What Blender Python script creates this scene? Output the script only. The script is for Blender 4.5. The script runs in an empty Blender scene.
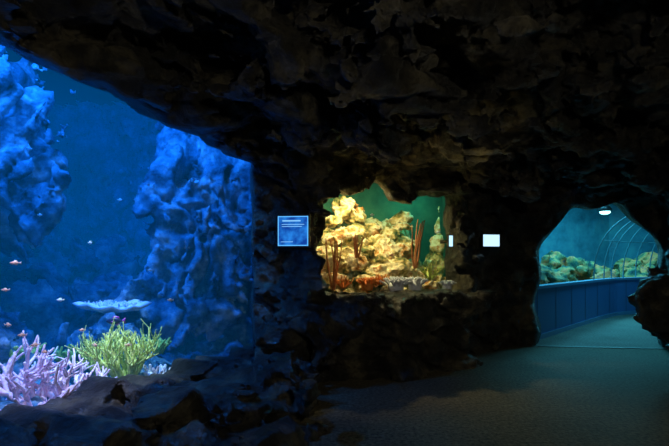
import bpy, bmesh, math, random
import numpy as np
from mathutils import Vector, Matrix
random.seed(7)
RNG=np.random.RandomState(5)
FPX=446.0; HY=260.0; CH=1.6
def P(x,y,D): return Vector(((x-334.5)/FPX*D, D, CH-(y-HY)/FPX*D))
bpy.context.scene.view_settings.view_transform='Standard'

# ---------------------------------------------------------------- noise
_G=RNG.normal(size=(32,32,32,3)).astype(np.float32); _G/=np.linalg.norm(_G,axis=-1,keepdims=True)
def gn(x,y,z):
    xi=np.floor(x).astype(np.int32); yi=np.floor(y).astype(np.int32); zi=np.floor(z).astype(np.int32)
    fx=(x-xi).astype(np.float32); fy=(y-yi).astype(np.float32); fz=(z-zi).astype(np.float32)
    s=lambda t:t*t*t*(t*(t*6-15)+10)
    u,v,w=s(fx),s(fy),s(fz); out=0
    for a in (0,1):
        for b in (0,1):
            for c in (0,1):
                g=_G[(xi+a)&31,(yi+b)&31,(zi+c)&31]
                d=g[...,0]*(fx-a)+g[...,1]*(fy-b)+g[...,2]*(fz-c)
                out=out+d*(u if a else 1-u)*(v if b else 1-v)*(w if c else 1-w)
    return out*1.5
def fbm(x,y,z,f,o=3):
    r=0;a=1
    for i in range(o):
        r=r+a*gn(x*f+i*7.3,y*f+i*3.1,z*f+i*5.7); f*=2.1; a*=.5
    return r
def billow(x,y,z,f,o=4,g=.5):
    r=0;a=1
    for i in range(o):
        r=r+a*(np.abs(gn(x*f+i*7.3,y*f+i*3.1,z*f+i*5.7))*2-.5); f*=2.05; a*=g
    return r

# ---------------------------------------------------------------- sdf helpers
def sd_poly(px,py,V):
    d=np.full(px.shape,1e9,np.float32); s=np.ones(px.shape,np.float32); n=len(V)
    for i in range(n):
        ax,ay=V[i]; bx,by=V[i-1]
        ex,ey=bx-ax,by-ay; wx,wy=px-ax,py-ay
        t=np.clip((wx*ex+wy*ey)/(ex*ex+ey*ey),0,1)
        d=np.minimum(d,(wx-ex*t)**2+(wy-ey*t)**2)
        c1=py>=ay; c2=py<by; c3=ex*wy>ey*wx
        s=np.where((c1&c2&c3)|(~c1&~c2&~c3),-s,s)
    return s*np.sqrt(d)
def smin(a,b,k):
    h=np.clip(.5+.5*(b-a)/k,0,1); return b*(1-h)+a*h-k*h*(1-h)
def smax(a,b,k): return -smin(-a,-b,k)
def ell(X,Y,Z,c,r):
    k=np.sqrt(((X-c[0])/r[0])**2+((Y-c[1])/r[1])**2+((Z-c[2])/r[2])**2)
    return (k-1)*min(r)
def nets(F,org,h):
    s=F<0
    c=[s[a:s.shape[0]-1+a,b:s.shape[1]-1+b,d:s.shape[2]-1+d] for a in(0,1) for b in(0,1) for d in(0,1)]
    al=c[0].copy(); an=c[0].copy()
    for q in c[1:]: al&=q; an|=q
    m=an&~al
    I=np.argwhere(m); idm=np.full(m.shape,-1,np.int64); idm[m]=np.arange(len(I))
    acc=np.zeros((len(I),3)); cnt=np.zeros(len(I))
    cor=[(a,b,d) for a in(0,1) for b in(0,1) for d in(0,1)]
    for i in range(8):
        for j in range(i+1,8):
            A=np.array(cor[i]);B=np.array(cor[j])
            if np.abs(A-B).sum()!=1: continue
            fa=F[tuple((I+A).T)]; fb=F[tuple((I+B).T)]
            x=(fa<0)!=(fb<0); den=np.where(x,fa-fb,1); t=np.where(x,fa/den,0)
            acc+=np.where(x[:,None],A+(B-A)*t[:,None],0); cnt+=x
    Vt=np.array(org)+(I+acc/cnt[:,None])*h
    Q=[]
    for ax in range(3):
        o=[a for a in range(3) if a!=ax]
        sl0=[slice(None)]*3; sl1=[slice(None)]*3
        sl0[ax]=slice(0,-1); sl1[ax]=slice(1,None)
        for a in o: sl0[a]=slice(1,-1); sl1[a]=slice(1,-1)
        s0=s[tuple(sl0)]; s1=s[tuple(sl1)]
        E=np.argwhere(s0!=s1); 
        if len(E)==0: continue
        sg=s0[tuple(E.T)]
        e=E.copy(); e[:,o[0]]+=1; e[:,o[1]]+=1
        def cid(da,db):
            t=e.copy(); t[:,o[0]]-=da; t[:,o[1]]-=db; return idm[tuple(t.T)]
        q=np.stack([cid(0,0),cid(1,0),cid(1,1),cid(0,1)],1)
        fl=sg if ax!=1 else ~sg
        q[~fl]=q[~fl][:,::-1]; Q.append(q)
    return Vt,np.concatenate(Q)
def vnorm(V,Q):
    n=np.cross(V[Q[:,2]]-V[Q[:,0]],V[Q[:,3]]-V[Q[:,1]]); N=np.zeros_like(V)
    for k in range(4): np.add.at(N,Q[:,k],n)
    return N/np.maximum(np.linalg.norm(N,axis=1,keepdims=True),1e-9)
def mk(name,V,Q,N,mat):
    u,inv=np.unique(Q,return_inverse=True); inv=inv.reshape(Q.shape)
    me=bpy.data.meshes.new(name); me.from_pydata(V[u].tolist(),[],inv.tolist())
    me.polygons.foreach_set('use_smooth',[True]*len(me.polygons)); me.update()
    me.normals_split_custom_set_from_vertices(N[u].tolist())
    ob=bpy.data.objects.new(name,me); bpy.context.scene.collection.objects.link(ob)
    me.materials.append(mat); return ob
def grid(b,h):
    ax=[np.arange(b[2*i],b[2*i+1]+h,h,dtype=np.float32) for i in range(3)]
    return np.meshgrid(*ax,indexing='ij')
def sdf_build(b,h,base,detail,band=.8):
    X,Y,Z=grid(b,h); F=base(X,Y,Z).astype(np.float32)
    m=np.abs(F)<band
    F[m]+=detail(X[m],Y[m],Z[m])
    return nets(F,(b[0],b[2],b[4]),h)

# ---------------------------------------------------------------- materials
def newmat(n):
    m=bpy.data.materials.new(n); m.use_nodes=True; nt=m.node_tree; 
    return m,nt,nt.nodes,nt.links,nt.nodes['Principled BSDF']
def simple(n,col,rough=.5,emit=None,es=0,metal=0,bump=0,bs=40):
    m,nt,N,L,b=newmat(n)
    b.inputs['Base Color'].default_value=(*col,1); b.inputs['Roughness'].default_value=rough; b.inputs['Metallic'].default_value=metal
    if emit: b.inputs['Emission Color'].default_value=(*emit,1); b.inputs['Emission Strength'].default_value=es
    if bump:
        t=N.new('ShaderNodeTexNoise'); t.inputs['Scale'].default_value=bs; t.inputs['Detail'].default_value=6
        bp=N.new('ShaderNodeBump'); bp.inputs['Strength'].default_value=bump; bp.inputs['Distance'].default_value=.02
        L.new(t.outputs[0],bp.inputs['Height']); L.new(bp.outputs[0],b.inputs['Normal'])
    return m
def rockmat(n,cols,scale=1.5,rough=.6,bump=.8,dist=.05,spec=.5,fine=9):
    m,nt,N,L,b=newmat(n)
    tc=N.new('ShaderNodeTexCoord'); t=N.new('ShaderNodeTexNoise'); t.inputs['Scale'].default_value=scale; t.inputs['Detail'].default_value=8; t.inputs['Roughness'].default_value=.65
    L.new(tc.outputs['Object'],t.inputs['Vector'])
    r=N.new('ShaderNodeValToRGB'); L.new(t.outputs[0],r.inputs[0])
    k=len(cols); e=r.color_ramp.elements
    while len(e)<k: e.new(.5)
    for i,c in enumerate(cols): e[i].position=.33+.34*i/(k-1); e[i].color=(*c,1)
    L.new(r.outputs[0],b.inputs['Base Color'])
    b.inputs['Roughness'].default_value=rough; b.inputs['Specular IOR Level'].default_value=spec
    f=N.new('ShaderNodeTexNoise'); f.inputs['Scale'].default_value=fine; f.inputs['Detail'].default_value=10; f.inputs['Roughness'].default_value=.7
    L.new(tc.outputs['Object'],f.inputs['Vector'])
    v=N.new('ShaderNodeTexVoronoi'); v.inputs['Scale'].default_value=fine*.6; L.new(tc.outputs['Object'],v.inputs['Vector'])
    a=N.new('ShaderNodeMath'); a.operation='MULTIPLY_ADD'; a.inputs[1].default_value=1.2
    L.new(f.outputs[0],a.inputs[0]); L.new(v.outputs['Distance'],a.inputs[2])
    bp=N.new('ShaderNodeBump'); bp.inputs['Strength'].default_value=bump; bp.inputs['Distance'].default_value=dist
    L.new(a.outputs[0],bp.inputs['Height']); L.new(bp.outputs[0],b.inputs['Normal'])
    return m
M_cave=rockmat('cave_rock',[(.008,.008,.006),(.04,.036,.026),(.18,.155,.095)],2.8,.38,1,.15,.6,8)
M_blue=rockmat('tank_rock_blue',[(.01,.05,.09),(.10,.30,.45),(.55,.78,.9)],2.6,.8,1,.14,.2,5)
M_reef=rockmat('reef_rock_warm',[(.03,.05,.015),(.14,.15,.05),(.62,.42,.16),(.92,.80,.55),(.6,.24,.06),(.16,.19,.06)],2.8,.75,.9,.03,.2,14)
M_teal=rockmat('tank_rock_teal',[(.02,.12,.18),(.05,.22,.30),(.08,.30,.36)],1.0,.8,.5,.05,.2,4)
M_glass,nt,N,L,b=newmat('acrylic')
N.remove(b); tr=N.new('ShaderNodeBsdfTransparent'); gl=N.new('ShaderNodeBsdfGlossy'); gl.inputs['Roughness'].default_value=.03
mx=N.new('ShaderNodeMixShader'); mx.inputs[0].default_value=.02
L.new(tr.outputs[0],mx.inputs[1]); L.new(gl.outputs[0],mx.inputs[2]); L.new(mx.outputs[0],N['Material Output'].inputs['Surface'])
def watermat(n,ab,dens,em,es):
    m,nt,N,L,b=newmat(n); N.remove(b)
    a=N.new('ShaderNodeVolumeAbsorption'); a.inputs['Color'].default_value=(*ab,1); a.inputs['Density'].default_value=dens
    e=N.new('ShaderNodeEmission'); e.inputs['Color'].default_value=(*em,1); e.inputs['Strength'].default_value=es  # glow stands in for light scattered in the water, giving haze
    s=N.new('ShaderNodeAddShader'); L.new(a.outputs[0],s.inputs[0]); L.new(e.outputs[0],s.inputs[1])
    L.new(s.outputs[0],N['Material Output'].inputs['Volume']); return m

# ---------------------------------------------------------------- cave shell
ROOM=[(-3.45,-1.4),(5.0,-1.4),(5.0,6.5),(6.0,8.1),(3.6,8.3),(2.85,7.95),(2.1,7.25),(-.2,6.25),(-.12,5.65),(-1.0,5.7)]
C0=np.array([-1.096,6.0]); U0=np.array([.347,.938]); N0=np.array([-.938,.347])
A1=np.array([-.3,6.4]); U1=np.array([.923,.385]); N1=np.array([-.385,.923])
def loc(X,Y,c,u,n): return (X-c[0])*u[0]+(Y-c[1])*u[1], (X-c[0])*n[0]+(Y-c[1])*n[1]
OPEN2=[(.02,1.1),(.0,1.45),(.1,1.85),(.18,2.3),(.24,2.58),(.6,2.55),(.85,2.66),(1.02,2.82),(1.22,2.76),(1.38,2.54),(1.7,2.5),(2.0,2.64),(2.5,2.66),(2.56,1.9),(2.54,1.1)]
LEDGE1=[(-2.9,0.0),(-1.0,5.95),(-.3,5.9),(-.1,5.3),(-.2,4.2),(-.45,3.2),(-1.2,1.8),(-2.0,0.0)]
LEDGE2=[(-.6,6.5),(-.15,5.7),(.5,5.75),(1.45,6.15),(2.15,6.6),(2.3,7.3),(2.2,7.8)]
def cave_base(X,Y,Z):
    x2,y2=X[:,:,0],Y[:,:,0]
    pd=sd_poly(x2,y2,ROOM)[:,:,None]
    a=pd+.22*np.clip((Z-2.4)/1.0,0,1)**1.5
    ce=3.5-.5*np.clip((Y-3.0)/4.0,0,1)-.15*np.clip((X-3)/2,0,1)
    a=smax(a,Z-ce,.5)
    for px,py,D,r in [(440,125,5.0,(.7,.5,.38)),(360,115,4.6,(.8,.5,.35)),(560,100,5.2,(.9,.7,.4)),(330,60,3.6,(.9,.6,.3)),(640,150,6.6,(.8,.5,.35)),(500,175,6.9,(.6,.5,.35)),(225,80,5.0,(.5,.6,.3)),(300,165,5.6,(.4,.35,.4))]:
        c=P(px,py,D); a=smax(a,-ell(X,Y,Z,c,r),.3)
    l1=np.maximum(sd_poly(x2,y2,LEDGE1)[:,:,None]+.0*Z, Z-.40)
    a=smax(a,-l1,.25)
    l2=np.maximum(sd_poly(x2,y2,LEDGE2)[:,:,None]+.10*np.sin(Z*5), Z-1.22)
    a=smax(a,-l2,.08)
    for px,py,D,r in [(195,392,4.1,(.4,.5,.32)),(275,395,4.7,(.42,.45,.32)),(60,458,2.9,(.5,.5,.28)),(130,432,3.5,(.45,.4,.3)),(240,425,3.9,(.4,.4,.3)),(670,306,6.2,(.50,.45,.60)),(300,320,5.6,(.38,.3,.5))]:
        c=P(px,py,D); a=smax(a,-ell(X,Y,Z,c,r),.12)
    return a
def cave_detail(x,y,z):
    amp=.26+.12*np.clip((z-2.2)/.8,0,1)
    w=.3*fbm(x,y,z,1.0,2)
    zz=z*1.5+.35*x
    d=amp*billow(x+w,y+w,zz+w,1.15,5,.59)
    d-=.09
    for px,py,D in [(293,231,5.6),(491,241,8.0)]:
        c=P(px,py,D); k=np.exp(-(((x-c[0])**2+(y-c[1])**2+(z-c[2])**2)/.16)); d=d*(1-k)
    c=P(665,306,6.2); k=np.exp(-(((x-c[0])**2+(y-c[1])**2+(z-c[2])**2)/.6)); d=d*(1-.75*k)
    k=np.clip((x-3.0)/.5,0,1)*np.clip((y-6.5)/.8,0,1)*np.clip((2.8-z)/.3,0,1); d=d*(1-.6*k)
    return d
b=(-4.2,6.9,-1.0,9.4,-.16,4.0); h=.036
X,Y,Z=grid(b,h)
F=cave_base(X,Y,Z).astype(np.float32); m=np.abs(F)<.8; F[m]+=cave_detail(X[m],Y[m],Z[m])
# openings (splayed reveals)
s,n=loc(X,Y,C0,U0,N0)
w=.05*np.sin(s*5)+.04*np.sin(Z*7+1)+.03*np.sin(s*11+Z*4)+.03*np.sin(s*17+2)
g=(3.11+np.clip(n,-1.5,1.5))/3.11
top=1.6+(1.31-.055*s)*g; bot=.38-.06*s; fe=-5.25+5.25*g
o=np.maximum(np.maximum(s-fe+w*.6,-6.3-s),np.maximum(Z-top-w*.7,bot-Z+w))
o=np.maximum(o,np.maximum(-1.5-n,n-1.4)); F=smin(F,o,.05)
s,n=loc(X,Y,A1,U1,N1)
g=(6.02+np.clip(n,-1.2,1.2))/6.02; zp=1.6+(Z-1.6)/g
o=sd_poly(s+.03*np.sin(Z*9),zp+.025*np.sin(s*9)+.015*np.sin(s*23),OPEN2)
o=np.maximum(o-.06*np.clip(-n/.5,0,1.5)*(zp>1.3),np.maximum(-1.1-n,n-1.4)); F=smin(F,o,.05)
cx,hw=4.80+.55*np.clip(Y-8.1,-.2,1),1.14
e=(np.abs((X-cx)/hw)**2.5+np.clip((Z-1.1)/1.53,0,9)**2.5)**(1/2.5)
o=(e-1)*1.0+.04*np.sin(Z*6)+.03*np.sin(X*8); o=np.maximum(o,np.maximum(7.2-Y,Y-12)); F=smin(F,o,.08)
Vc,Qc=nets(F,(b[0],b[2],b[4]),h); del F,o,e,s,n,g,zp,X,Y,Z
Nc=vnorm(Vc,Qc); fc=Vc[Qc].mean(1)
pd=sd_poly(fc[:,0],fc[:,1],ROOM)
sL,nL=loc(fc[:,0],fc[:,1],C0,U0,N0); s2,n2=loc(fc[:,0],fc[:,1],A1,U1,N1)
keep=np.ones(len(fc),bool)
keep&=~((nL>.30)&(sL<.9)&(fc[:,0]<-.9)); keep&=~((n2>.36)&(s2>-.3)&(s2<2.95)&(fc[:,1]>6)&(fc[:,0]<2.5)&(pd>.25))
keep&=~((fc[:,1]>8.55)&(fc[:,0]>3.7)&(fc[:,0]<6.6)&(fc[:,2]<2.75))
ceil=fc[:,2]>2.95
left=(~ceil)&(fc[:,0]<0)&(nL>-2.4)
right=(~ceil)&(~left)&((fc[:,0]>5.4)|((fc[:,0]>3.9)&(fc[:,1]<7.2)))
front=(~ceil)&(~left)&(~right)&(fc[:,1]<1)
back=~(ceil|left|right|front)
for nm,k in [('ceiling',ceil),('wall_left',left),('wall_right',right),('wall_back',back),('wall_front',front)]:
    k=k&keep
    if k.sum(): mk(nm,Vc,Qc[k],Nc,M_cave)

# ---------------------------------------------------------------- floor
def plane_obj(name,verts,mat,faces=None):
    me=bpy.data.meshes.new(name); me.from_pydata([tuple(v) for v in verts],[],faces or [tuple(range(len(verts)))]); me.materials.append(mat)
    ob=bpy.data.objects.new(name,me); bpy.context.scene.collection.objects.link(ob); return ob
def floormat(nm,c0,c1,sc=30):
    m,nt,N,L,b_=newmat(nm)
    tc=N.new('ShaderNodeTexCoord')
    t=N.new('ShaderNodeTexNoise'); t.inputs['Scale'].default_value=sc; t.inputs['Detail'].default_value=6; t.inputs['Roughness'].default_value=.7
    g=N.new('ShaderNodeTexNoise'); g.inputs['Scale'].default_value=1.3; g.inputs['Detail'].default_value=3
    r=N.new('ShaderNodeValToRGB'); r.color_ramp.elements[0].color=(*c0,1); r.color_ramp.elements[1].color=(*c1,1); r.color_ramp.elements[0].position=.35; r.color_ramp.elements[1].position=.68
    mm=N.new('ShaderNodeMix'); mm.data_type='RGBA'; mm.blend_type='MULTIPLY'; mm.inputs[0].default_value=.6
    L.new(tc.outputs['Object'],t.inputs['Vector']); L.new(tc.outputs['Object'],g.inputs['Vector']); L.new(t.outputs[0],r.inputs[0]); L.new(r.outputs[0],mm.inputs[6]); L.new(g.outputs[0],mm.inputs[7]); L.new(mm.outputs[2],b_.inputs['Base Color'])
    b_.inputs['Roughness'].default_value=.75; b_.inputs['Specular IOR Level'].default_value=.2
    bp=N.new('ShaderNodeBump'); bp.inputs['Strength'].default_value=.6; bp.inputs['Distance'].default_value=.015; L.new(t.outputs[0],bp.inputs['Height']); L.new(bp.outputs[0],b_.inputs['Normal'])
    return m
plane_obj('floor',[(-4,-1.2,0),(8,-1.2,0),(8,7.78,0),(3.2,8.31,0),(-4,6.2,0)],floormat('floor_carpet',(.03,.027,.016),(.21,.18,.11),26))
plane_obj('floor_tunnel',[(3.2,8.31,0),(8,7.78,0),(16,7.78,0),(16,18,0),(3.2,18,0)],floormat('tunnel_carpet_lit',(.06,.07,.06),(.26,.28,.24)))  # floor coloured lighter here to stand for the light inside the tunnel
M_strip=simple('threshold_metal',(.05,.07,.07),.5,metal=.3)
for i,(ax,ay,bx,by) in enumerate([(3.75,8.25,6.0,8.0)]):
    d=Vector((bx-ax,by-ay,0)).normalized(); q=Vector((-d.y,d.x,0))*.03; A=Vector((ax,ay,.004));B=Vector((bx,by,.004)); up=Vector((0,0,.008))
    v=[A-q,B-q,B+q,A+q]; v+= [p+up for p in v]
    plane_obj('trim_%d'%(i+1),v,M_strip,[(0,1,2,3),(4,5,6,7),(0,1,5,4),(1,2,6,5),(2,3,7,6),(3,0,4,7)])

# ---------------------------------------------------------------- left tank
TL=[(-3.25,-.3),(-1.02,6.05),(-.9,6.5),(-1.3,6.75),(-2.7,6.95),(-3.0,10.3),(-6.4,10.3),(-7.2,6.3),(-7.0,-.3)]
def lt_base(X,Y,Z):
    x2,y2=X[:,:,0],Y[:,:,0]
    a=sd_poly(x2,y2,TL)[:,:,None]+0*Z
    fl=.12+.07*np.clip(-X-2,0,5)*1.0+.12*np.clip(Y-5,0,4)
    a=smax(a,fl-Z,.3)
    for c,r in [((-4.85,5.5,2.9),(1.3,.6,1.35)),((-5.6,6.4,3.6),(1.2,.7,1.5)),((-3.4,6.9,.6),(.9,.7,.75)),((-4.6,6.5,.7),(1.0,.8,.85)),((-2.6,6.6,.8),(.6,.5,.7)),((-3.1,5.8,.4),(.6,.5,.42)),((-3.9,4.9,.4),(.6,.5,.45)),((-2.5,5.6,.2),(.45,.4,.3)),((-6.0,8.6,1.2),(.8,.8,1.3)),((-2.9,4.5,.15),(.5,.4,.25)),((-2.35,6.7,2.2),(.5,.45,.9)),((-1.6,6.6,1.3),(.35,.3,1.0)),((-4.6,8.6,.8),(1.2,.7,1.1))]:
        a=smax(a,-ell(X,Y,Z,c,r),.15)
    return a
def lt_detail(x,y,z):
    w=.3*fbm(x,y,z,.9,2)
    return .28*billow(x*1.2+w,y*1.2+w,z*.7+w,1.5,5,.58)-.05
V,Q=sdf_build((-7.6,-.4,-.6,10.8,-.2,5.2),.045,lt_base,lt_detail,.7)
Nn=vnorm(V,Q); f=V[Q].mean(1); sL,nL=loc(f[:,0],f[:,1],C0,U0,N0)
k=(nL>.20)|((sL>.1))
mk('aquarium_rockwork',V,Q[k],Nn,M_blue)
def glass_quad(name,c,u,n,s0,s1,z0,z1,off):
    a=c+u*s0+n*off; b=c+u*s1+n*off
    return plane_obj(name,[(a[0],a[1],z0),(b[0],b[1],z0),(b[0],b[1],z1),(a[0],a[1],z1)],M_glass)
glass_quad('window_1',C0,U0,N0,-6.2,.3,.2,3.3,.12)
glass_quad('window_2',A1,U1,N1,-.2,2.8,.95,2.95,.16)
def prism(name,poly,z0,z1,mat):
    n=len(poly); v=[(x,y,z0) for x,y in poly]+[(x,y,z1) for x,y in poly]
    f=[tuple(range(n))[::-1],tuple(range(n,2*n))]+[(i,(i+1)%n,n+(i+1)%n,n+i) for i in range(n)]
    return plane_obj(name,v,mat,f)
g0=C0+U0*-6.2+N0*.16; g1=C0+U0*.3+N0*.16
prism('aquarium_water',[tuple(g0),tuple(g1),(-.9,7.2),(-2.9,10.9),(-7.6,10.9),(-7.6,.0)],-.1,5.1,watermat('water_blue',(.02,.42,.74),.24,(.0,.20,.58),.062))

# ---------------------------------------------------------------- generic mesh pieces
def tube(bm,pts,rad,seg=7):
    rings=[];n=len(pts)
    for i,p in enumerate(pts):
        d=(pts[min(i+1,n-1)]-pts[max(i-1,0)]).normalized()
        a=d.orthogonal().normalized(); c=d.cross(a)
        rings.append([bm.verts.new(p+(a*math.cos(2*math.pi*k/seg)+c*math.sin(2*math.pi*k/seg))*rad[i]) for k in range(seg)])
    for i in range(n-1):
        A,B=rings[i],rings[i+1]
        o=min(range(seg),key=lambda o:(A[0].co-B[o].co).length)
        for k in range(seg): bm.faces.new((A[k],A[(k+1)%seg],B[(k+1+o)%seg],B[(k+o)%seg]))
    tip=bm.verts.new(pts[-1]+(pts[-1]-pts[-2]).normalized()*rad[-1]*.8)
    for k in range(seg): bm.faces.new((rings[-1][k],rings[-1][(k+1)%seg],tip))
def finish(name,bm,mats,loc=(0,0,0),parent=None):
    bmesh.ops.recalc_face_normals(bm,faces=bm.faces)
    me=bpy.data.meshes.new(name); bm.to_mesh(me); bm.free()
    for p in me.polygons: p.use_smooth=True
    for m in (mats if isinstance(mats,list) else [mats]): me.materials.append(m)
    ob=bpy.data.objects.new(name,me); ob.location=loc; bpy.context.scene.collection.objects.link(ob)
    if parent: ob.parent=parent
    return ob
def branch(bm,p,d,L,r,depth,spread,up,rng,seg=6):
    pts=[p];rad=[r];dd=d.copy();q=p.copy();k=4
    for i in range(k):
        dd=(dd+Vector((rng.uniform(-1,1),rng.uniform(-1,1),rng.uniform(-1,1)))*.18+Vector((0,0,up*.12))).normalized()
        q=q+dd*L/k; pts.append(q.copy()); rad.append(r*(1-.35*(i+1)/k))
    tube(bm,pts,rad,seg)
    if depth>0:
        for j in range(rng.choice([2,3,3])):
            t=rng.choice([2,3,4]); v=Vector((rng.gauss(0,1),rng.gauss(0,1),rng.gauss(0,.6))).normalized()
            nd=(dd+v*spread).normalized()
            if nd.z<-.1: nd.z=.1
            branch(bm,pts[t],nd,L*rng.uniform(.6,.85),rad[t]*.85,depth-1,spread,up,rng,seg)
def coralmat(n,c1,c2): return rockmat(n,[c1,c2],25,.6,.5,.01,.3,60)
def coral(name,loc,mat,stems,L,r,depth,spread,up,seed,seg=6,tilt=.6):
    rng=random.Random(seed); bm=bmesh.new()
    for i in range(stems):
        a=2*math.pi*i/stems+rng.uniform(-.3,.3); d=Vector((math.cos(a)*tilt,math.sin(a)*tilt,1)).normalized()
        branch(bm,Vector((math.cos(a),math.sin(a),0))*r*1.2,d,L*rng.uniform(.8,1.1),r,depth,spread,up,rng,seg)
    return finish(name,bm,mat,loc)
M_pink=coralmat('coral_pink',(.85,.45,.6),(1,.88,.9))
M_yel=coralmat('coral_yellow_green',(.5,.62,.08),(.95,.98,.35))
M_white=coralmat('coral_white',(.75,.8,.85),(.95,.95,1))
M_red=coralmat('coral_rust',(.45,.14,.05),(.7,.3,.12))
M_orange=coralmat('coral_orange',(.7,.18,.03),(.95,.4,.1))
M_green=coralmat('coral_green',(.15,.4,.08),(.45,.7,.2))
coral('staghorn_coral',P(42,412,3.9),M_pink,10,.28,.038,2,.8,.35,1,tilt=1.5)
coral('staghorn_coral.001',P(2,405,4.0),M_pink,8,.3,.038,2,.8,.5,2,tilt=1.2)
coral('staghorn_coral.002',P(74,402,4.3),M_pink,8,.25,.032,2,.8,.4,5,tilt=1.4)
coral('staghorn_coral.003',P(20,392,4.6),M_white,8,.25,.03,2,.8,.4,15,tilt=1.4)
coral('bush_coral',P(126,383,4.9),M_yel,14,.28,.03,3,.65,1.0,3,5,.85)
coral('bush_coral.001',P(102,378,5.1),M_yel,12,.24,.026,3,.6,1.0,4,5,.85)
coral('finger_coral',P(160,383,5.0),M_white,9,.14,.04,1,.6,.8,6,6,.8)
coral('finger_coral.001',P(94,396,4.5),M_white,9,.13,.035,1,.6,.8,7,6,.9)
coral('finger_coral.002',P(157,352,5.6),M_green,9,.12,.04,1,.6,.8,8,6,.8)
coral('finger_coral.003',P(22,362,4.8),M_green,9,.13,.04,1,.6,.8,9,6,.8)
coral('finger_coral.004',P(65,362,5.2),M_green,9,.12,.035,1,.6,.8,10,6,.8)
def table_coral(loc,R,mat):
    bm=bmesh.new(); rings=[]
    prof=[(.22,-.5),(.12,-.3),(.08,-.15),(.12,-.08),(.5,-.03),(.9,.0),(1,.045),(.9,.06),(.5,.03),(0.02,.02)]
    for rr,z in prof:
        ring=[]
        for k in range(48):
            a=2*math.pi*k/48; q=R*rr*(1+.10*math.sin(3*a+1)+.06*math.sin(7*a)+(.05*math.sin(17*a) if rr>.8 else 0))
            ring.append(bm.verts.new((q*math.cos(a),q*math.sin(a)*.6,z+.03*math.sin(2*a)*rr+.02*math.sin(9*a)*rr)))
        rings.append(ring)
    for A,B in zip(rings,rings[1:]):
        for k in range(48): bm.faces.new((A[k],A[(k+1)%48],B[(k+1)%48],B[k]))
    rg=random.Random(4)
    for i in range(90):
        a=rg.uniform(0,6.28); q=R*math.sqrt(rg.random())*.85; p=Vector((q*math.cos(a),q*math.sin(a)*.6,.03))
        tube(bm,[p,p+Vector((rg.uniform(-.02,.02),rg.uniform(-.02,.02),rg.uniform(.03,.06)))],[.014,.009],5)
    return finish('table_coral',bm,mat,loc)
table_coral(P(110,308,5.9),.46,M_white)
def fish(name,loc,L,ang,mats,deep=.42):
    bm=bmesh.new(); S=12; rings=[]
    prof=[(-.5,.02),(-.44,.16),(-.34,.3),(-.15,.46),(.05,.48),(.22,.32),(.34,.14),(.40,.10)]
    for x,hh in prof:
        rings.append([bm.verts.new((x*L,hh*L*.36*math.cos(2*math.pi*k/S)*.5,hh*L*deep*2*.5*math.sin(2*math.pi*k/S))) for k in range(S)])
    for A,B in zip(rings,rings[1:]):
        for k in range(S): bm.faces.new((A[k],A[(k+1)%S],B[(k+1)%S],B[k]))
    bm.faces.new(rings[0]); bm.faces.new(rings[-1][::-1])
    nf=len(bm.faces)
    def fin(pts,t=.006):
        a=[bm.verts.new((x*L,t*L,z*L)) for x,z in pts]; b=[bm.verts.new((x*L,-t*L,z*L)) for x,z in pts]
        bm.faces.new(a); bm.faces.new(b[::-1])
        for i in range(len(a)): bm.faces.new((a[i],a[(i+1)%len(a)],b[(i+1)%len(a)],b[i]))
    fin([(.38,.05),(.6,.2),(.55,.02),(.6,-.18),(.38,-.05)]); fin([(-.2,.17),(-.05,.31),(.2,.27),(.28,.08),(0,.15)]); fin([(-.02,-.16),(.1,-.29),(.25,-.2),(.28,-.07)])
    fin([(-.2,-.02),(-.06,.02),(-.04,-.09)],.13)
    bm.faces.ensure_lookup_table()
    for f_ in list(bm.faces)[nf:]: f_.material_index=1
    for sy in (-1,1):
        r=bmesh.ops.create_uvsphere(bm,u_segments=8,v_segments=6,radius=.025*L,matrix=Matrix.Translation((-.39*L,sy*.045*L,.03*L)))
        for v in r['verts']:
            for f_ in v.link_faces: f_.material_index=2
    o=finish(name,bm,mats,loc); o.rotation_euler=(0,0,ang); return o
M_eye=simple('fish_eye',(.01,.01,.01),.2)
F_dark=[simple('fish_navy',(.01,.02,.08),.4),simple('fin_navy',(.5,.08,.5),.4),M_eye]
F_or=[simple('fish_orange',(.95,.45,.25),.4),simple('fin_orange',(.9,.6,.4),.4),M_eye]
F_si=[simple('fish_silver',(.6,.7,.8),.3),simple('fin_silver',(.7,.7,.6),.4),M_eye]
fish('surgeonfish',P(115,321,5.0),.19,.2,F_dark)
FL=[(15,263,4.4,.09,.5),(90,243,5.0,.08,2.6),(35,345,4.2,.08,.9),(72,365,4.2,.07,2.5),(60,300,4.6,.07,.2),(8,325,4.1,.08,2.9),(150,270,5.6,.07,.4),(128,345,4.7,.07,.3),(40,215,4.8,.07,2.8),(45,352,4.0,.06,.2),(22,335,4.1,.07,.6),(95,345,4.4,.07,2.7),(82,330,4.6,.06,.3),(170,300,5.5,.07,.3),(120,200,5.4,.07,2.8),(5,290,4.3,.07,.2)]
for i,(x,y,D,L_,a) in enumerate(FL):
    fish('anthias_fish' if i==0 else 'anthias_fish.%03d'%i,P(x,y,D),L_,a,F_si if i in(1,4,6,8,14) else F_or)

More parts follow.
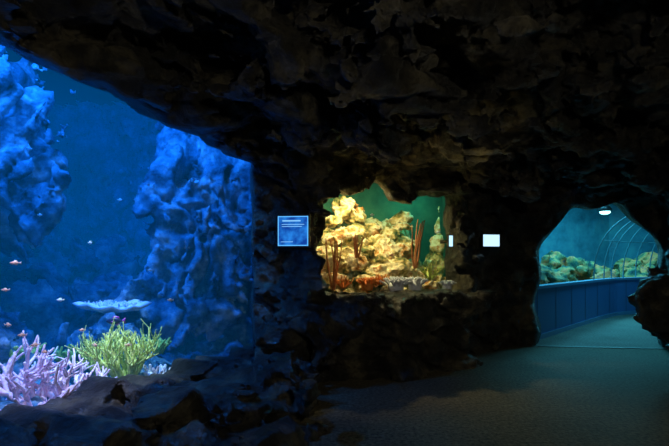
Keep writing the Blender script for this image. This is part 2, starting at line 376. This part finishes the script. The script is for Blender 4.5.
# ---------------------------------------------------------------- middle tank
def W1(s,n,z): q=A1+U1*s+N1*n; return Vector((q[0],q[1],z))
rng=random.Random(23)
def heap(q): return 1-.85*min(max((q-1.45)/.45,0),1)
blobs=[]
for row in range(8):
    for i in range(10):
        q=-.15+i*.28+rng.uniform(-.12,.12); n=.38+row*.2+rng.uniform(-.07,.07); s=q+.75*(n-.3); r=rng.choice([.10,.14,.17,.22])
        if q>1.6: r*=.7
        z=1.04+(n-.35)*1.0*heap(q)*(.88+.2*math.sin(q*4+1))+rng.uniform(-.12,.12)
        blobs.append((W1(s,n,z),(r*rng.uniform(1,1.5),r,r*rng.uniform(.6,.95))))
for q,n,z,r in [(2.35,1.6,1.9,.22),(2.45,1.7,2.3,.2),(2.25,1.6,1.5,.25),(2.5,1.7,2.65,.16)]:
    blobs.append((W1(q+.75*n-.2,n,z),(r,r,r)))
def mt_base(X,Y,Z):
    s,n=loc(X,Y,A1,U1,N1); q=s-.75*(n-.3)
    hgt=.70+.9*np.clip(n-.35,0,3)*(1-.85*np.clip((q-1.45)/.45,0,1))
    a=(Z-hgt)*.7
    for c,r in blobs: a=smin(a,ell(X,Y,Z,c,r),.006)
    return a
V,Q=sdf_build((-2.1,3.0,6.2,9.9,.6,3.2),.022,mt_base,lambda x,y,z:.06*billow(x,y,z,4.5,3,.55),.2)
Nn=vnorm(V,Q); f=V[Q].mean(1); s_,n_=loc(f[:,0],f[:,1],A1,U1,N1)
mk('reef_rock_pile',V,Q[(n_>.2)&(s_>-.5)&(s_<2.8+.35*n_)&(n_<2.3)],Nn,M_reef)
a0=W1(-.45,.2,.6);a1=W1(-.45,2.3,.6);a2=W1(3.9,2.3,.6);a3=W1(2.9,.2,.6)
up=Vector((0,0,2.8))
M_back2=rockmat('tank_back_green',[(.015,.08,.06),(.03,.13,.10),(.06,.20,.13)],1.2,.8,.4,.03,.2,5)
plane_obj('reef_tank_shell',[a0,a1,a2,a3,a0+up,a1+up,a2+up,a3+up],M_back2,[(0,1,5,4),(1,2,6,5),(2,3,7,6),(0,3,2,1),(4,5,6,7)])
prism('reef_tank_water',[tuple(W1(-.4,.22,0))[:2],tuple(W1(2.85,.22,0))[:2],tuple(W1(3.8,2.25,0))[:2],tuple(W1(-.4,2.25,0))[:2]],.65,3.35,watermat('water_green',(.6,1,.65),.16,(.02,.14,.08),.045))
def sea_whip(name,base,hh,mat,seed,n=6):
    rg=random.Random(seed); bm=bmesh.new()
    for i in range(n):
        a=rg.uniform(0,6.28); p=Vector((math.cos(a)*.02,math.sin(a)*.02,0)); pts=[p]; rad=[.016]
        d=Vector((math.cos(a)*.16,math.sin(a)*.16,1)).normalized()
        for k in range(6):
            d=(d+Vector((rg.uniform(-.12,.12),rg.uniform(-.12,.12),.1))).normalized(); p=p+d*hh/6*rg.uniform(.7,1); pts.append(p.copy()); rad.append(.016-.0016*k)
        tube(bm,pts,rad,6)
    return finish(name,bm,mat,base)
sea_whip('sea_whip_coral',P(333,290,6.8),.9,M_red,1,7)
sea_whip('sea_whip_coral.001',P(357,258,7.15),.4,M_red,2,5)
sea_whip('sea_whip_coral.002',P(415,268,7.2),.9,M_red,3,5)
coral('fan_coral',P(430,280,7.2),M_yel,9,.15,.016,2,.5,.5,12,5,.9)
coral('brown_coral',P(343,288,6.8),M_orange,8,.1,.014,2,.6,.4,13,5,1)
coral('brown_coral.001',P(380,284,6.95),M_orange,8,.1,.016,2,.6,.4,14,5,1)
def anemone(name,loc,R,mat,seed):
    rg=random.Random(seed); bm=bmesh.new()
    tube(bm,[Vector((0,0,-.08)),Vector((0,0,0)),Vector((0,0,.03))],[R*.6,R*.7,R*.55],14)
    for i in range(60):
        a=rg.uniform(0,6.28); q=math.sqrt(rg.random())*R*.8; p=Vector((q*math.cos(a),q*math.sin(a),.02)); pts=[p.copy()]; d=Vector((math.cos(a)*q/R,math.sin(a)*q/R,.9)).normalized()
        for k in range(3): d=(d+Vector((rg.uniform(-.4,.4),rg.uniform(-.4,.4),-.1))).normalized(); p=p+d*R*.22; pts.append(p.copy())
        tube(bm,pts,[R*.09]*3+[R*.11],5)
    return finish(name,bm,mat,loc)
anemone('sea_anemone',P(396,286,6.8),.18,M_white,1)
anemone('sea_anemone.001',P(415,285,6.95),.16,M_white,2)
anemone('sea_anemone.002',P(367,285,6.8),.14,M_orange,3)
anemone('sea_anemone.003',P(447,286,7.2),.11,M_white,4)
fish('clownfish',P(392,255,6.95),.09,.3,F_or)
fish('clownfish.001',P(438,232,7.7),.10,2.8,F_si)
fish('clownfish.002',P(372,215,7.2),.08,.6,F_si)

# ---------------------------------------------------------------- tunnel beyond the arch
path=[(3.45,8.35),(4.04,8.9),(5.0,9.85),(6.0,10.85),(7.1,11.95),(8.1,12.85),(9.4,13.5),(11.0,13.9),(13.5,14.1)]
pp=[Vector((x,y,0)) for x,y in path]
def resample(pts,n):
    L=[0]
    for a,b2 in zip(pts,pts[1:]): L.append(L[-1]+(b2-a).length)
    out=[]
    for i in range(n):
        t=L[-1]*i/(n-1); k=max(j for j in range(len(L)) if L[j]<=t+1e-6); k=min(k,len(pts)-2)
        out.append(pts[k].lerp(pts[k+1],(t-L[k])/(L[k+1]-L[k])))
    return out
rp=resample(pp,60)
nr=[]
for i,p in enumerate(rp):
    d=(rp[min(i+2,59)]-rp[max(i-2,0)]).normalized(); nr.append(Vector((d.y,-d.x,0)))
TUN=bpy.data.objects.new('underwater_tunnel',None); bpy.context.scene.collection.objects.link(TUN)
def sweep(name,prof,mat,closed=True,i0=0):
    bm=bmesh.new(); R=[]
    for p,n in list(zip(rp,nr))[i0:]: R.append([bm.verts.new(p+n*a+Vector((0,0,z))) for a,z in prof])
    m=len(prof)
    for A,B in zip(R,R[1:]):
        for k in range(m if closed else m-1): bm.faces.new((A[k],A[(k+1)%m],B[(k+1)%m],B[k]))
    if closed: bm.faces.new(R[0]); bm.faces.new(R[-1][::-1])
    o=finish(name,bm,mat,(0,0,0),TUN)
    for p in o.data.polygons: p.use_smooth=not closed
    return o
M_low=simple('low_wall_blue',(.04,.14,.34),.45,bump=.1,bs=20)
M_rim=simple('rim_steel',(.14,.30,.48),.3,metal=.3)
M_seam=simple('panel_seam',(.02,.05,.08),.5)
sweep('low_wall',[(0,0),(0,1.02),(-.14,1.02),(-.14,0)],M_low)
sweep('handrail_cap',[(.03,1.02),(.03,1.08),(-.17,1.08),(-.17,1.02)],M_rim)
sweep('kick_strip',[(.02,0),(.02,.1),(0,.1),(0,0)],M_rim)
bm=bmesh.new()
for i in range(4,58,5):
    p=rp[i]; t=(rp[i+1]-rp[i]).normalized()*.012; q=nr[i]*.006
    vs=[bm.verts.new(p+a*t+q+Vector((0,0,z))) for a,z in [(-1,.1),(1,.1),(1,1.02),(-1,1.02)]]; bm.faces.new(vs)
finish('panel_seams',bm,M_seam,(0,0,0),TUN)
W=2.9
prof=[(W/2-math.cos(t)*(W/2+.08),1.06+math.sin(t)**.8*1.85) for t in [math.pi*k/24 for k in range(25)]]
sweep('acrylic_vault',prof,M_glass,False)
bm=bmesh.new()
for i in [24,28,31,34,37,40,43,46,50,54]:
    tube(bm,[rp[i]+nr[i]*a+Vector((0,0,z)) for a,z in prof],[.017]*25,6)
for kk in (4,8,12):
    a,z=prof[kk]; tube(bm,[rp[i]+nr[i]*a+Vector((0,0,z)) for i in range(24,60)],[.011]*36,5)
finish('ribs',bm,simple('rib_metal',(.07,.2,.24),.5),(0,0,0),TUN)
sweep('low_wall_far_side',[(W,0),(W,1.02),(W+.14,1.02),(W+.14,0)],M_low,True,26)
OUT=[(2.9,9.45),(3.0,13.5),(5.5,18),(12,19.5),(17,17),(17,8),(12,6),(7.0,7.9)]
v=[(x,y,-.1) for x,y in OUT]+[(x,y,5.0) for x,y in OUT]; n8=len(OUT)
plane_obj('tunnel_tank_shell',v,M_teal,[(i,i+1,n8+i+1,n8+i) for i in range(n8-1)]+[tuple(range(n8,2*n8))])
def to_base(X,Y,Z):
    a=(Z-.75)
    rg=random.Random(5)
    for i in range(120):
        t=rg.random(); q=rg.uniform(.6,3.4); j=int(t*59); p=rp[j]-nr[j]*q; r=rg.uniform(.12,.42)
        big=.25*math.sin(t*23)+.1
        a=smin(a,ell(X,Y,Z,(p.x,p.y,.8+q*.16*(1+big*2)),(r,r,r*.9)),.02)
    return a
V,Q=sdf_build((2.6,14,8.8,18.5,.4,3.0),.055,to_base,lambda x,y,z:.14*billow(x,y,z,2.4,3,.5),.4)
Nn=vnorm(V,Q); f=V[Q].mean(1)
RP=np.array([(p.x,p.y) for p in rp]); NR=np.array([(q.x,q.y) for q in nr])
kk=np.argmin(((f[:,None,:2]-RP[None])**2).sum(-1),1); sd=((f[:,:2]-RP[kk])*NR[kk]).sum(1)
mk('tunnel_reef_rocks',V,Q[sd<-.2],Nn,rockmat('reef_rock_tunnel',[(.005,.03,.04),(.03,.10,.07),(.25,.2,.08),(.7,.22,.08),(.02,.08,.1)],2.2,.8,.9,.05,.2,7))

# ---------------------------------------------------------------- screens
def screen(name,c,w,hh,yaw,mat,frame,detail=None):
    e=bpy.data.objects.new(name,None); bpy.context.scene.collection.objects.link(e); e.location=c; e.rotation_euler=(0,0,yaw)
    bm=bmesh.new(); bmesh.ops.create_cube(bm,size=1,matrix=Matrix.Diagonal((w+.035,.05,hh+.035,1))); bmesh.ops.bevel(bm,geom=bm.edges[:],offset=.006,segments=2)
    o=finish('housing',bm,frame,(0,0.03,0),e)
    for p in o.data.polygons:p.use_smooth=False
    bm=bmesh.new(); bmesh.ops.create_cube(bm,size=1,matrix=Matrix.Diagonal((w,.006,hh,1))); o=finish('display',bm,mat,(0,0.002,0),e)
    for p in o.data.polygons:p.use_smooth=False
    bm=bmesh.new(); bmesh.ops.create_cube(bm,size=1,matrix=Matrix.Diagonal((w*.35,.35,hh*.35,1))); finish('bracket',bm,frame,(0,.2,0),e)
    if detail:
        for (x,z,ww,h2,m) in detail:
            bm=bmesh.new(); bmesh.ops.create_cube(bm,size=1,matrix=Matrix.Diagonal((ww*w,.004,h2*hh,1))); finish('text_line',bm,m,(x*w,-.003,z*hh),e)
    return e
M_frame=simple('screen_frame',(.01,.01,.012),.4)
M_sb,nt,N,L,b_=newmat('screen_picture')
b_.inputs['Base Color'].default_value=(0,0,0,1)
tc=N.new('ShaderNodeTexCoord'); t=N.new('ShaderNodeTexNoise'); t.inputs['Scale'].default_value=9; t.inputs['Detail'].default_value=3
r=N.new('ShaderNodeValToRGB'); r.color_ramp.elements[0].position=.38; r.color_ramp.elements[1].position=.7; r.color_ramp.elements[0].color=(.002,.05,.35,1); r.color_ramp.elements[1].color=(.02,.25,.85,1)
L.new(tc.outputs['Object'],t.inputs['Vector']); L.new(t.outputs[0],r.inputs[0]); L.new(r.outputs[0],b_.inputs['Emission Color']); b_.inputs['Emission Strength'].default_value=1.0
M_st=simple('screen_text',(0,0,0),.4,(.25,.6,1),1.0)
M_sw=simple('screen_white',(0,0,0),.4,(.5,.8,1),1.4)
M_edge=simple('screen_border',(0,0,0),.4,(.12,.5,1),1.1)
det=[(0,.48,1,.03,M_edge),(0,-.48,1,.03,M_edge),(-.485,0,.03,1,M_edge),(.485,0,.03,1,M_edge),(-.05,.34,.6,.045,M_st),(0,.22,.75,.02,M_st),(-.04,.15,.66,.02,M_st),(-.2,-.36,.4,.02,M_st)]
screen('information_display',P(293,231,5.35),.37,.36,-.12,M_sb,M_frame,det)
screen('wall_screen',P(491.5,240.5,7.6),.30,.20,.2,M_sw,M_frame)
screen('small_info_sign',P(451,241,6.95),.06,.17,.2,M_sw,M_frame)

# ---------------------------------------------------------------- lights
def area(name,loc,tgt,size,power,col,spread=None):
    l=bpy.data.lights.new(name,'AREA'); l.size=size; l.energy=power; l.color=col
    if spread: l.spread=spread
    o=bpy.data.objects.new(name,l); o.location=loc; o.rotation_euler=(Vector(tgt)-Vector(loc)).to_track_quat('-Z','Y').to_euler(); bpy.context.scene.collection.objects.link(o); return o
def spot(name,loc,tgt,power,col,ang=60,blend=.6,r=.05):
    l=bpy.data.lights.new(name,'SPOT'); l.energy=power; l.color=col; l.spot_size=math.radians(ang); l.spot_blend=blend; l.shadow_soft_size=r
    o=bpy.data.objects.new(name,l); o.location=loc; o.rotation_euler=(Vector(tgt)-Vector(loc)).to_track_quat('-Z','Y').to_euler(); bpy.context.scene.collection.objects.link(o); return o
area('tank_lamp',(-2.6,5.2,4.8),(-2.2,6.4,1),.5,190,(.03,.29,1))
area('tank_lamp.001',(-3.9,4.0,4.8),(-4.7,5.4,2.6),.5,320,(.03,.30,1))
spot('coral_spotlight',(-2.9,3.6,4.6),(-2.7,4.1,.4),1350,(1,.78,.95),34)
spot('coral_spotlight.001',(-2.7,4.6,4.6),(-2.35,4.9,.4),1050,(.9,.95,.65),26)
spot('table_coral_fill',(-3.0,5.6,4.7),(-2.97,5.9,.95),550,(.7,.9,.95),17)  # extra narrow spot added to whiten the table coral
area('reef_lamp',W1(1.0,.8,3.25),W1(1.2,1.1,1),.25,66,(1,.78,.42))
area('reef_lamp.001',W1(3.0,1.6,3.25),W1(3.0,1.9,1),.5,12,(.1,.8,.7))
area('tunnel_lamp',(6.5,13.8,4.7),(6.8,14.2,1),1.5,300,(.08,.68,1))
area('tunnel_lamp.001',(9.5,15.5,4.7),(9.5,15,1),1.5,300,(.12,.78,1))
area('tunnel_lamp.002',(7.0,10.8,4.6),(7.2,11.4,0),1.0,160,(.1,.66,1))
def glare_fix(loc):  # made-up glowing fixture standing in for glare at the water surface
    e=bpy.data.objects.new('surface_glare',None); e.location=loc; bpy.context.scene.collection.objects.link(e)
    bm=bmesh.new(); tube(bm,[Vector((0,0,.22)),Vector((0,0,.12)),Vector((0,0,0))],[.05,.12,.2],16); finish('glare_hood',bm,M_frame,(0,0,0.02),e)
    bm=bmesh.new(); bmesh.ops.create_uvsphere(bm,u_segments=16,v_segments=10,radius=.15,matrix=Matrix.Diagonal((1,1,.5,1))); finish('glare_disc',bm,simple('glare_glow',(1,1,1),.4,(.4,1,1),3),(0,0,-.05),e)
glare_fix(P(605,210.5,13.6))
spot('floor_fill',(2.8,4.0,3.0),(3.0,4.9,0),24,(1,.88,.52),120,1,.1)  # warm fill added over the room floor, no fitting behind it
spot('overhang_fill',(1.7,4.5,1.9),(1.25,5.3,2.9),24,(1,.80,.32),95,1,.06)  # added warm spot for the glow under the overhang, no fixture holds it
area('room_fill',(0.8,-.6,2.6),(.5,5,2.0),.2,30,(1,.93,.76))  # unseen dim fill added behind the camera to lift the room rock

w=bpy.data.worlds.new('World'); bpy.context.scene.world=w; w.use_nodes=True; w.node_tree.nodes['Background'].inputs[0].default_value=(0,0,0,1)
cam=bpy.data.cameras.new('camera'); cam.lens=24; cam.sensor_width=36; cam.shift_y=(HY-223)/669
co=bpy.data.objects.new('camera',cam); co.location=(0,0,CH); co.rotation_euler=(math.pi/2,0,0); bpy.context.scene.collection.objects.link(co); bpy.context.scene.camera=co
